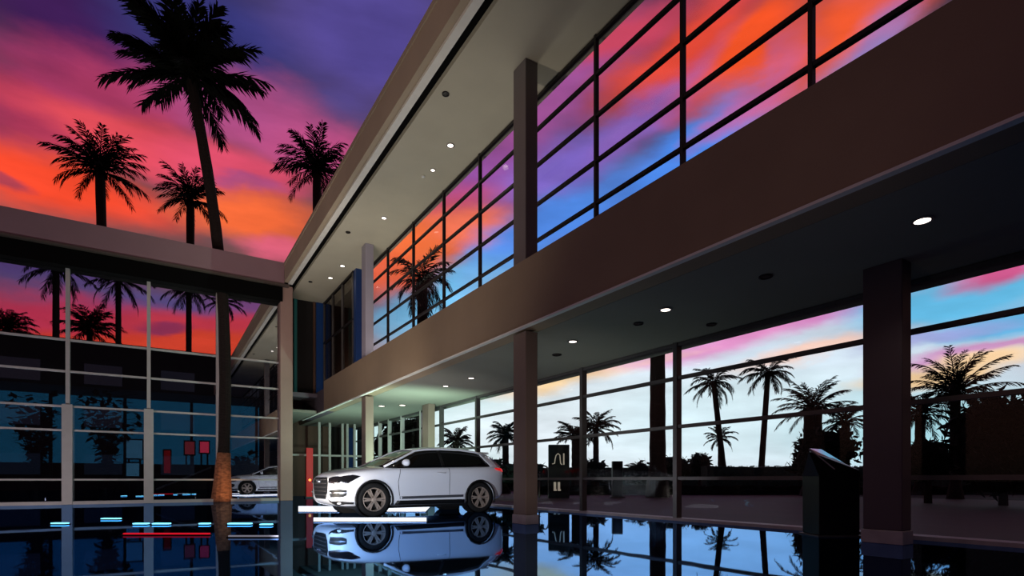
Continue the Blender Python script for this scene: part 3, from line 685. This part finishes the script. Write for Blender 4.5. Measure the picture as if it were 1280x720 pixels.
fitted('door_pillar', [(2.42, 1.04), (2.50, 1.04), (2.46, 1.46), (2.40, 1.46)], 'side', sd, .006, M_carblack, BG, cuts=3)
sp = MB(); sp.prism([(-.56, 1.375), (.56, 1.375), (.52, 1.425), (-.52, 1.425)], 0, X0+3.66, X0+3.88); sp.build('spoiler', M_carwhite, car, bevel=.015)
# belt strip, sill strip, shut lines
fitted('belt_trim', [(1.22, 1.015), (3.72, 1.075), (3.72, 1.058), (1.22, .998)], 'side', sd, .006, M_carblack, BV, cuts=4)
fitted('sill_trim', [(1.34, .315), (2.98, .315), (3.0, .235), (1.3, .235)], 'side', sd, .006, M_carblack, BV, cuts=4)
fitted('sill_strip', [(1.40, .40), (2.95, .42), (2.95, .365), (1.40, .345)], 'side', sd, .004, mat('grey car trim', (96, 98, 106), .4, metal=.5), BV, cuts=4)
for pl in ([(1.42, .98), (1.428, .98), (1.37, .72), (1.40, .42), (1.392, .42), (1.362, .72)], [(2.60, 1.02), (2.608, 1.02), (2.608, .42), (2.60, .42)]):
    fitted('shut_line', pl, 'side', sd, .002, mat('shut line grey', (70, 72, 80), .6), BV, cuts=4, th=.003)  # grey strips along the door seams
for s in (1, -1):
    b = MB(); b.tube([(X0+2.28, s*.905, .90), (X0+2.30, s*.925, .905), (X0+2.46, s*.925, .91), (X0+2.48, s*.905, .912)], .013, 8); b.build('door_handle', M_carwhite, car, smooth=True)
    mr = empty('side_mirror', (X0+1.5, s*.90, 1.07)); mr.parent = car
    b = MB(); b.lathe([(.0, -.07), (.05, -.065), (.09, -.03), (.1, .0), (.095, .03), (.0, .035)], 24, Matrix.Translation((0, s*.09, .05)) @ Matrix.Rotation(-PI/2, 4, 'Y') @ Matrix.Diagonal((.75, 1.1, -1.2, 1)).to_4x4()); b.build('mirror_cap', M_carwhite, mr, smooth=True)
    b = MB(); b.tube([(0, -s*.05, -.03), (0, s*.05, .0)], .025, 8); b.build('mirror_arm', M_carblack, mr)
# front
fd = (1, 0, 0); dd = (1, -.9, 0)
fitted('grille', [(-.40, .80), (.40, .80), (.50, .70), (.46, .50), (.34, .36), (-.34, .36), (-.46, .50), (-.50, .70)], 'front', fd, .012, M_carblack, BV, mirror=False, cuts=4, smooth=False)
gb = MB(); 
for z in (.44, .52, .60, .68, .76): gb.box((X0-.03, -.42, z-.006), (X0-.005, .42, z+.006))
gb.build('grille_bars', M_frame_grey, car)
rg = MB()
for yy in (-.105, -.035, .035, .105): rg.lathe([(.042, 0), (.05, .004), (.042, .008), (.046, .004)], 24, Matrix.Translation((X0-.032, yy, .73)) @ Matrix.Rotation(-PI/2, 4, 'Y'), closed=True)
rg.build('emblem', M_chrome, car)
# lamps cast from the front corner
def cornerpatch(name, pts, off, m, th=.012):
    for s in (1, -1):
        bm = bmesh.new(); vs = [bm.verts.new((X0+x, s*y, z)) for x, y, z in pts]; bm.faces.new(vs); bmesh.ops.triangulate(bm, faces=bm.faces[:])
        for _ in range(4): bmesh.ops.subdivide_edges(bm, edges=bm.edges[:], cuts=1, use_grid_fill=True)
        bmesh.ops.triangulate(bm, faces=bm.faces[:])
        for v in bm.verts:
            hit = BV.find_nearest(v.co)
            if hit[0] is not None: v.co = hit[0]+hit[1]*off
        me = bpy.data.meshes.new(name); bm.to_mesh(me); bm.free(); me.materials.append(m)
        for pl in me.polygons: pl.use_smooth = True
        o = bpy.data.objects.new(name, me); C.objects.link(o); o.parent = car; so = o.modifiers.new('t', 'SOLIDIFY'); so.thickness = th; so.offset = -1 if True else 1
cornerpatch('headlight', [(.00, .52, .80), (.02, .54, .69), (.14, .76, .66), (.30, .84, .68), (.56, .88, .83), (.40, .85, .86), (.16, .78, .83)], .008, M_lens)
cornerpatch('running_light', [(.02, .55, .70), (.14, .765, .672), (.30, .845, .69), (.30, .845, .705), (.14, .77, .69), (.02, .56, .72)], .014, M_chrome)
cornerpatch('bumper_vent', [(.01, .57, .54), (.05, .60, .40), (.2, .80, .40), (.28, .83, .44), (.28, .83, .54), (.15, .78, .56)], .006, M_carblack)
cornerpatch('vent_bar', [(.01, .57, .505), (.01, .57, .48), (.16, .78, .475), (.27, .83, .48), (.27, .83, .505), (.16, .78, .50)], .016, M_chrome)
cornerpatch('front_lip', [(.02, .5, .36), (.06, .6, .29), (.25, .82, .24), (.42, .86, .24), (.42, .86, .29), (.2, .8, .31)], .008, M_carblack)
cornerpatch('tail_light', [(4.20, .5, .93), (4.14, .74, .95), (3.92, .84, 1.0), (3.86, .85, 1.04), (4.0, .8, 1.045), (4.14, .72, 1.02), (4.2, .5, .99)], .012, M_red)
fitted('rear_bumper', [(-.6, .42), (.6, .42), (.66, .58), (-.66, .58)], 'back', (-1, 0, 0), .008, M_carblack, BV, mirror=False, cuts=3)
fitted('number_plate', [(-.26, .66), (.26, .66), (.26, .77), (-.26, .77)], 'back', (-1, 0, 0), .012, M_frame_white, BV, mirror=False, cuts=2)
b = MB(); b.box((X0+.5, -.72, .15), (X0+3.8, .72, .22)); b.build('underbody', M_carblack, car)
# wheels
def wheel(parent, loc, s):
    w_ = empty('wheel', loc); w_.parent = parent
    R = Matrix.Rotation(-s*PI/2, 4, 'X')      # lathe z -> outward
    b = MB(); b.lathe([(.235, -.10), (.325, -.105), (.340, -.08), (.345, 0), (.340, .08), (.325, .105), (.245, .10), (.235, .08)], 56, R, closed=True); b.build('tyre', M_tyre, w_, smooth=True)
    rim = MB(); rim.lathe([(.232, -.09), (.25, -.095), (.25, .097), (.232, .1), (.222, .06), (.222, -.07)], 56, R, closed=True)
    for k in range(6):
        for o_ in (-.13, .13):
            q = 2*PI*k/6; a = Vector((math.cos(q+o_*.4)*.03, math.sin(q+o_*.4)*.03)); e = Vector((math.cos(q+o_)*.225, math.sin(q+o_)*.225)); n_ = Vector((-(e-a).y, (e-a).x)).normalized()
            ww = .016
            poly = [a-n_*ww*1.2, a+n_*ww*1.2, e+n_*ww, e-n_*ww]
            vs = [R @ Vector((p.x, p.y, z)) for z in (.045, .085) for p in poly]
            rim.add(vs, [(0, 1, 2, 3), (7, 6, 5, 4), (0, 4, 5, 1), (1, 5, 6, 2), (2, 6, 7, 3), (3, 7, 4, 0)])
    rim.lathe([(.001, .04), (.055, .04), (.055, .09), (.03, .098), (.001, .098)], 24, R); rim.build('rim', M_rim, w_)
    b = MB(); b.lathe([(.001, -.02), (.16, -.02), (.16, .0), (.001, .0)], 40, R); b.build('brake_disc', mat('brake steel', (52, 50, 50), .4, metal=.7), w_)
for ax in (FO, FO+WB):
    for s in (1, -1): wheel(car, (X0+ax, s*.785, .345), s)

# ------------------------------------------------------------------ added lights without fixtures, and the palm foot lamp
def light(kind, loc, e, col, size=.3, rot=None, sy=None, spread=None):
    l = bpy.data.lights.new('lamp', kind); l.energy = e; l.color = col
    if kind == 'AREA':
        l.size = size
        if sy: l.shape = 'RECTANGLE'; l.size_y = sy
        if spread: l.spread = spread
    else: l.shadow_soft_size = size
    o = bpy.data.objects.new('lamp', l); C.objects.link(o); o.location = loc
    if rot: o.rotation_euler = rot
    return o
def spot(loc, target, e, col, ang=60, rad=0., blend=.8):
    l = bpy.data.lights.new('unseen_spot', 'SPOT'); l.energy = e; l.color = col; l.spot_size = math.radians(ang); l.spot_blend = blend; l.shadow_soft_size = rad
    o = bpy.data.objects.new('unseen_spot', l); C.objects.link(o); o.location = loc
    o.rotation_euler = (Vector(target)-Vector(loc)).to_track_quat('-Z', 'Y').to_euler(); return o
# added unseen linear uplight behind the parapet beam, brightens the soffit
light('AREA', (5.62, 15, 4.36), 55, (1, .97, .86), .2, (PI, 0, 0), 14)
# floor spots added to wash the beam and fascia, no fixtures
spot((1.5, 10, .05), (5.05, 17, 4.0), 480, (1, .86, .68), 90)
spot((1.2, 2.5, .05), (5.05, 5.5, 4.0), 30, (1, .8, .68), 95)
spot((1.5, 14, .05), (3.8, 18, 8.2), 260, (1, .86, .72), 70)
# greenish wash added to brighten the hall ceiling
spot((6.4, 14.5, .9), (6.6, 17.5, 3.3), 560, (.64, 1, .78), 160)
spot((6.2, 20, .6), (6.4, 21, 3.3), 260, (.64, 1, .8), 160)
spot((7.2, 8.5, .5), (7.2, 8.5, 3.3), 30, (.8, 1, .86), 165)
# spots added for the car, middle column, left wing and fascia, sources unseen
spot((.6, 6.2, .25), (4.5, 11.2, .75), 1050, (.84, .9, 1), 42)
spot((-.6, 12.5, .25), (4.0, 11.0, .8), 320, (.86, .91, 1), 44)
spot((2.9, 4.2, .05), (5.15, 7.7, 1.6), 95, (1, .88, .82), 50)
spot((-4, 13.5, .05), (-3, 21.2, 4), 500, (1, .88, .9), 110)
spot((-3, 8, .05), (3.8, 13, 8.2), 900, (1, .86, .72), 90)
# left wing interior
# lamp at the foot of the tall palm
spot(base+Vector((.5, -1.4, .1)), base+Vector((0, 0, .7)), 40, (1, .62, .35), 60)

# ------------------------------------------------------------------ sky
def sky():
    w = bpy.data.worlds.new('World'); bpy.context.scene.world = w; w.use_nodes = True; nt = w.node_tree
    N = nt.nodes; L = nt.links
    for n in list(N): N.remove(n)
    out = N.new('ShaderNodeOutputWorld'); bg = N.new('ShaderNodeBackground'); L.new(bg.outputs[0], out.inputs[0])
    tc = N.new('ShaderNodeTexCoord')
    def vm(op, a, b=None, out=0):
        n = N.new('ShaderNodeVectorMath'); n.operation = op
        L.new(a, n.inputs[0])
        if b is not None:
            if isinstance(b, (tuple, Vector)): n.inputs[1].default_value = tuple(b)
            else: L.new(b, n.inputs[1])
        return n.outputs['Value' if op in ('DOT_PRODUCT', 'LENGTH') else 'Vector']
    def mt(op, a, b=None, c=None):
        n = N.new('ShaderNodeMath'); n.operation = op
        for i, v in enumerate((a, b, c)):
            if v is None: continue
            if isinstance(v, (int, float)): n.inputs[i].default_value = v
            else: L.new(v, n.inputs[i])
        return n.outputs[0]
    d = vm('NORMALIZE', tc.outputs['Generated'])
    rx = vm('DOT_PRODUCT', d, (cC, -sC, 0)); fy = vm('DOT_PRODUCT', d, (sC, cC, 0)); z = vm('DOT_PRODUCT', d, (0, 0, 1))
    az = mt('MULTIPLY', mt('ARCTAN2', rx, fy), 57.2958); el = mt('MULTIPLY', mt('ARCSINE', z), 57.2958)
    # cloud warp, stretched along the horizon
    mp = N.new('ShaderNodeMapping'); mp.inputs['Scale'].default_value = (1, 1, 2.6); L.new(d, mp.inputs[0])
    nz = N.new('ShaderNodeTexNoise'); nz.inputs['Scale'].default_value = 3.2; nz.inputs['Detail'].default_value = 6; nz.inputs['Roughness'].default_value = .55; L.new(mp.outputs[0], nz.inputs['Vector'])
    wv = vm('MULTIPLY', vm('SUBTRACT', nz.outputs['Color'], (.5, .5, .5)), (13, 7, 0))
    cb = N.new('ShaderNodeCombineXYZ'); L.new(az, cb.inputs[0]); L.new(el, cb.inputs[1])
    P = vm('ADD', cb.outputs[0], wv)
    sx = N.new('ShaderNodeSeparateXYZ'); L.new(P, sx.inputs[0])
    rp = N.new('ShaderNodeValToRGB'); L.new(mt('DIVIDE', sx.outputs[1], 90), rp.inputs[0])
    cr = rp.color_ramp; stops = [(0, (96, 78, 72)), (.06, (140, 96, 84)), (.18, (124, 82, 80)), (.3, (92, 68, 80)), (.45, (60, 52, 72)), (1, (30, 30, 48))]
    while len(cr.elements) < len(stops): cr.elements.new(.5)
    for e, (p, c) in zip(cr.elements, stops): e.position = p; e.color = (*s2l(c), 1)
    col = rp.outputs[0]
    def blob(a, e, ra, re, c, k=1., rot=0.):
        nonlocal col
        m = N.new('ShaderNodeMapping'); m.vector_type = 'TEXTURE'; m.inputs['Location'].default_value = (a, e, 0); m.inputs['Rotation'].default_value = (0, 0, math.radians(rot)); m.inputs['Scale'].default_value = (ra, re, 1)
        L.new(P, m.inputs[0]); g = N.new('ShaderNodeTexGradient'); g.gradient_type = 'SPHERICAL'; L.new(m.outputs[0], g.inputs[0])
        r = N.new('ShaderNodeMapRange'); r.interpolation_type = 'SMOOTHSTEP'; r.inputs['From Max'].default_value = .75; r.inputs['To Max'].default_value = k; L.new(g.outputs[1], r.inputs[0])
        x = N.new('ShaderNodeMix'); x.data_type = 'RGBA'; L.new(r.outputs[0], x.inputs[0]); L.new(col, x.inputs[6]); x.inputs[7].default_value = (*s2l(c), 1); col = x.outputs[2]
    def ang(v):
        r_ = v.x*cC-v.y*sC; f_ = v.x*sC+v.y*cC
        return math.degrees(math.atan2(r_, f_)), math.degrees(math.atan2(v.z, math.hypot(r_, f_)))
    def B(px, py, rx_, ry_, c, k=1., rot=0., mirror=False):
        v = ray(px, py); 
        if mirror: v.y = -v.y
        a, e = ang(v); s = 57.3/ math.hypot(F, px-CX)*math.cos(math.atan((px-CX)/F))
        s = 57.3*F/(F*F+(px-CX)**2)
        blob(a, e, rx_*s*1.0, ry_*57.3/math.hypot(F, px-CX)*math.cos(math.radians(e))**2, c, k, (-rot if mirror else rot))
    SKY = [
     # left direct sky
     (60, 20, 260, 130, (62, 30, 84), 1, 0), (250, 40, 200, 120, (54, 54, 118), 1, 0), (440, 40, 160, 160, (84, 72, 146), 1, 0), (30, 130, 160, 90, (150, 46, 92), 1, 0),
     (150, 115, 220, 60, (182, 62, 104), .9, 0), (330, 145, 200, 60, (176, 78, 134), .9, 0), (420, 195, 160, 60, (200, 84, 138), .9, 0), (150, 168, 260, 50, (222, 76, 88), 1, 0),
     (60, 235, 260, 70, (255, 78, 48), 1, 0), (290, 215, 160, 50, (225, 80, 110), .9, 0), (310, 275, 140, 50, (255, 112, 62), 1, 0), (340, 318, 90, 22, (235, 100, 130), .8, 0), (25, 247, 50, 14, (130, 60, 90), .7, 0), (310, 232, 60, 14, (150, 80, 140), .6, 0),
     # upper glazing
     (480, 330, 130, 60, (245, 105, 70), 1, 0), (540, 300, 120, 60, (255, 118, 62), 1, 0), (610, 290, 90, 40, (250, 120, 90), .9, 0),
     (600, 230, 150, 60, (200, 80, 120), 1, 15), (620, 200, 120, 50, (140, 80, 160), .9, 20), (560, 385, 130, 50, (110, 205, 250), 1, 25), (640, 340, 110, 40, (120, 190, 245), .9, 25), (500, 400, 60, 50, (70, 150, 190), .7, 0),
     (700, 110, 150, 80, (160, 82, 148), 1, 25), (700, 210, 130, 60, (128, 104, 196), 1, 20), (710, 275, 150, 55, (84, 142, 232), 1, 25), (850, 210, 190, 60, (78, 140, 235), 1, 30), (820, 140, 150, 50, (140, 100, 185), .9, 25),
     (760, 50, 120, 50, (205, 72, 98), 1, 10), (850, 60, 150, 60, (240, 78, 58), 1, 20), (930, 70, 130, 60, (255, 88, 40), 1, 20), (930, 125, 110, 26, (190, 100, 160), .8, 30), (1080, 20, 240, 80, (248, 92, 48), 1, 20), (1060, 80, 130, 30, (190, 100, 150), .8, 30), (1000, -30, 300, 40, (200, 70, 80), .6, 0), (1150, -40, 200, 60, (210, 90, 90), .8, 0),
     (960, 190, 200, 60, (100, 160, 235), .8, 30),
     # low sky beyond the hall
     (900, 500, 700, 200, (214, 226, 240), 1, 0), (560, 540, 300, 90, (205, 240, 236), 1, 0), (760, 540, 360, 100, (236, 244, 250), 1, 0), (950, 530, 340, 90, (225, 245, 252), 1, 0), (1150, 540, 280, 80, (176, 222, 232), 1, 0),
     (700, 470, 160, 28, (252, 222, 190), 1, 6), (760, 458, 130, 22, (255, 214, 150), .9, 12), (860, 430, 160, 30, (228, 180, 220), 1, 14), (960, 405, 200, 34, (236, 150, 205), 1, 14), (930, 395, 120, 14, (190, 185, 235), .7, 14),
     (1010, 445, 160, 18, (252, 205, 185), .9, 10), (1060, 390, 130, 22, (222, 130, 195), .9, 12), (1200, 370, 220, 60, (104, 190, 232), 1, 8), (1240, 410, 160, 30, (98, 180, 226), 1, 8), (1150, 430, 130, 16, (160, 160, 215), .8, 8),
     (1220, 445, 200, 14, (206, 140, 190), .9, 6), (1170, 470, 170, 16, (255, 208, 150), .9, 5), (1270, 325, 120, 26, (222, 96, 150), 1, 10), (1150, 352, 60, 10, (200, 140, 200), .7, 10), (830, 445, 60, 10, (250, 200, 190), .6, 10)]
    for px, py, a, b_, c, k, ro in SKY: B(px, py, a, b_, c, k, ro)
    MIR = [(40, 320, 200, 50, (96, 72, 130), 1, 0), (220, 390, 260, 46, (110, 92, 150), 1, 0), (320, 400, 90, 40, (150, 90, 150), 1, 0), (60, 385, 260, 40, (214, 60, 92), 1, 0), (250, 415, 240, 30, (240, 72, 90), 1, 0), (120, 425, 300, 26, (255, 74, 50), 1, 0), (270, 440, 200, 26, (255, 82, 56), 1, 0), (190, 412, 60, 10, (140, 60, 110), .7, 0)]
    for px, py, a, b_, c, k, ro in MIR: B(px, py, a, b_, c, k, ro, True)
    # thin bright/dim streaks
    n2 = N.new('ShaderNodeTexNoise'); n2.inputs['Scale'].default_value = 7; n2.inputs['Detail'].default_value = 5; mp2 = N.new('ShaderNodeMapping'); mp2.inputs['Scale'].default_value = (1, 1, 4); L.new(d, mp2.inputs[0]); L.new(mp2.outputs[0], n2.inputs['Vector'])
    mr = N.new('ShaderNodeMapRange'); mr.inputs['From Min'].default_value = .3; mr.inputs['From Max'].default_value = .7; mr.inputs['To Min'].default_value = .82; mr.inputs['To Max'].default_value = 1.14; L.new(n2.outputs['Fac'], mr.inputs[0])
    fin = N.new('ShaderNodeVectorMath'); fin.operation = 'SCALE'; L.new(col, fin.inputs[0]); L.new(mr.outputs[0], fin.inputs['Scale'])
    L.new(fin.outputs[0], bg.inputs[0]); bg.inputs[1].default_value = 1.
sky()

# ------------------------------------------------------------------ camera, view
cam = bpy.data.cameras.new('camera'); co = bpy.data.objects.new('camera', cam); C.objects.link(co)
co.location = (0, 0, EYE); co.rotation_euler = (PI/2, 0, -math.radians(32.77))
cam.sensor_width = 36; cam.lens = F/1280*36; cam.shift_y = (HY-360)/1280; cam.clip_end = 2000
sc = bpy.context.scene; sc.camera = co
sc.view_settings.view_transform = 'Standard'; sc.view_settings.look = 'None'; sc.view_settings.gamma = 1; sc.view_settings.exposure = 0; sc.view_settings.use_curve_mapping = False
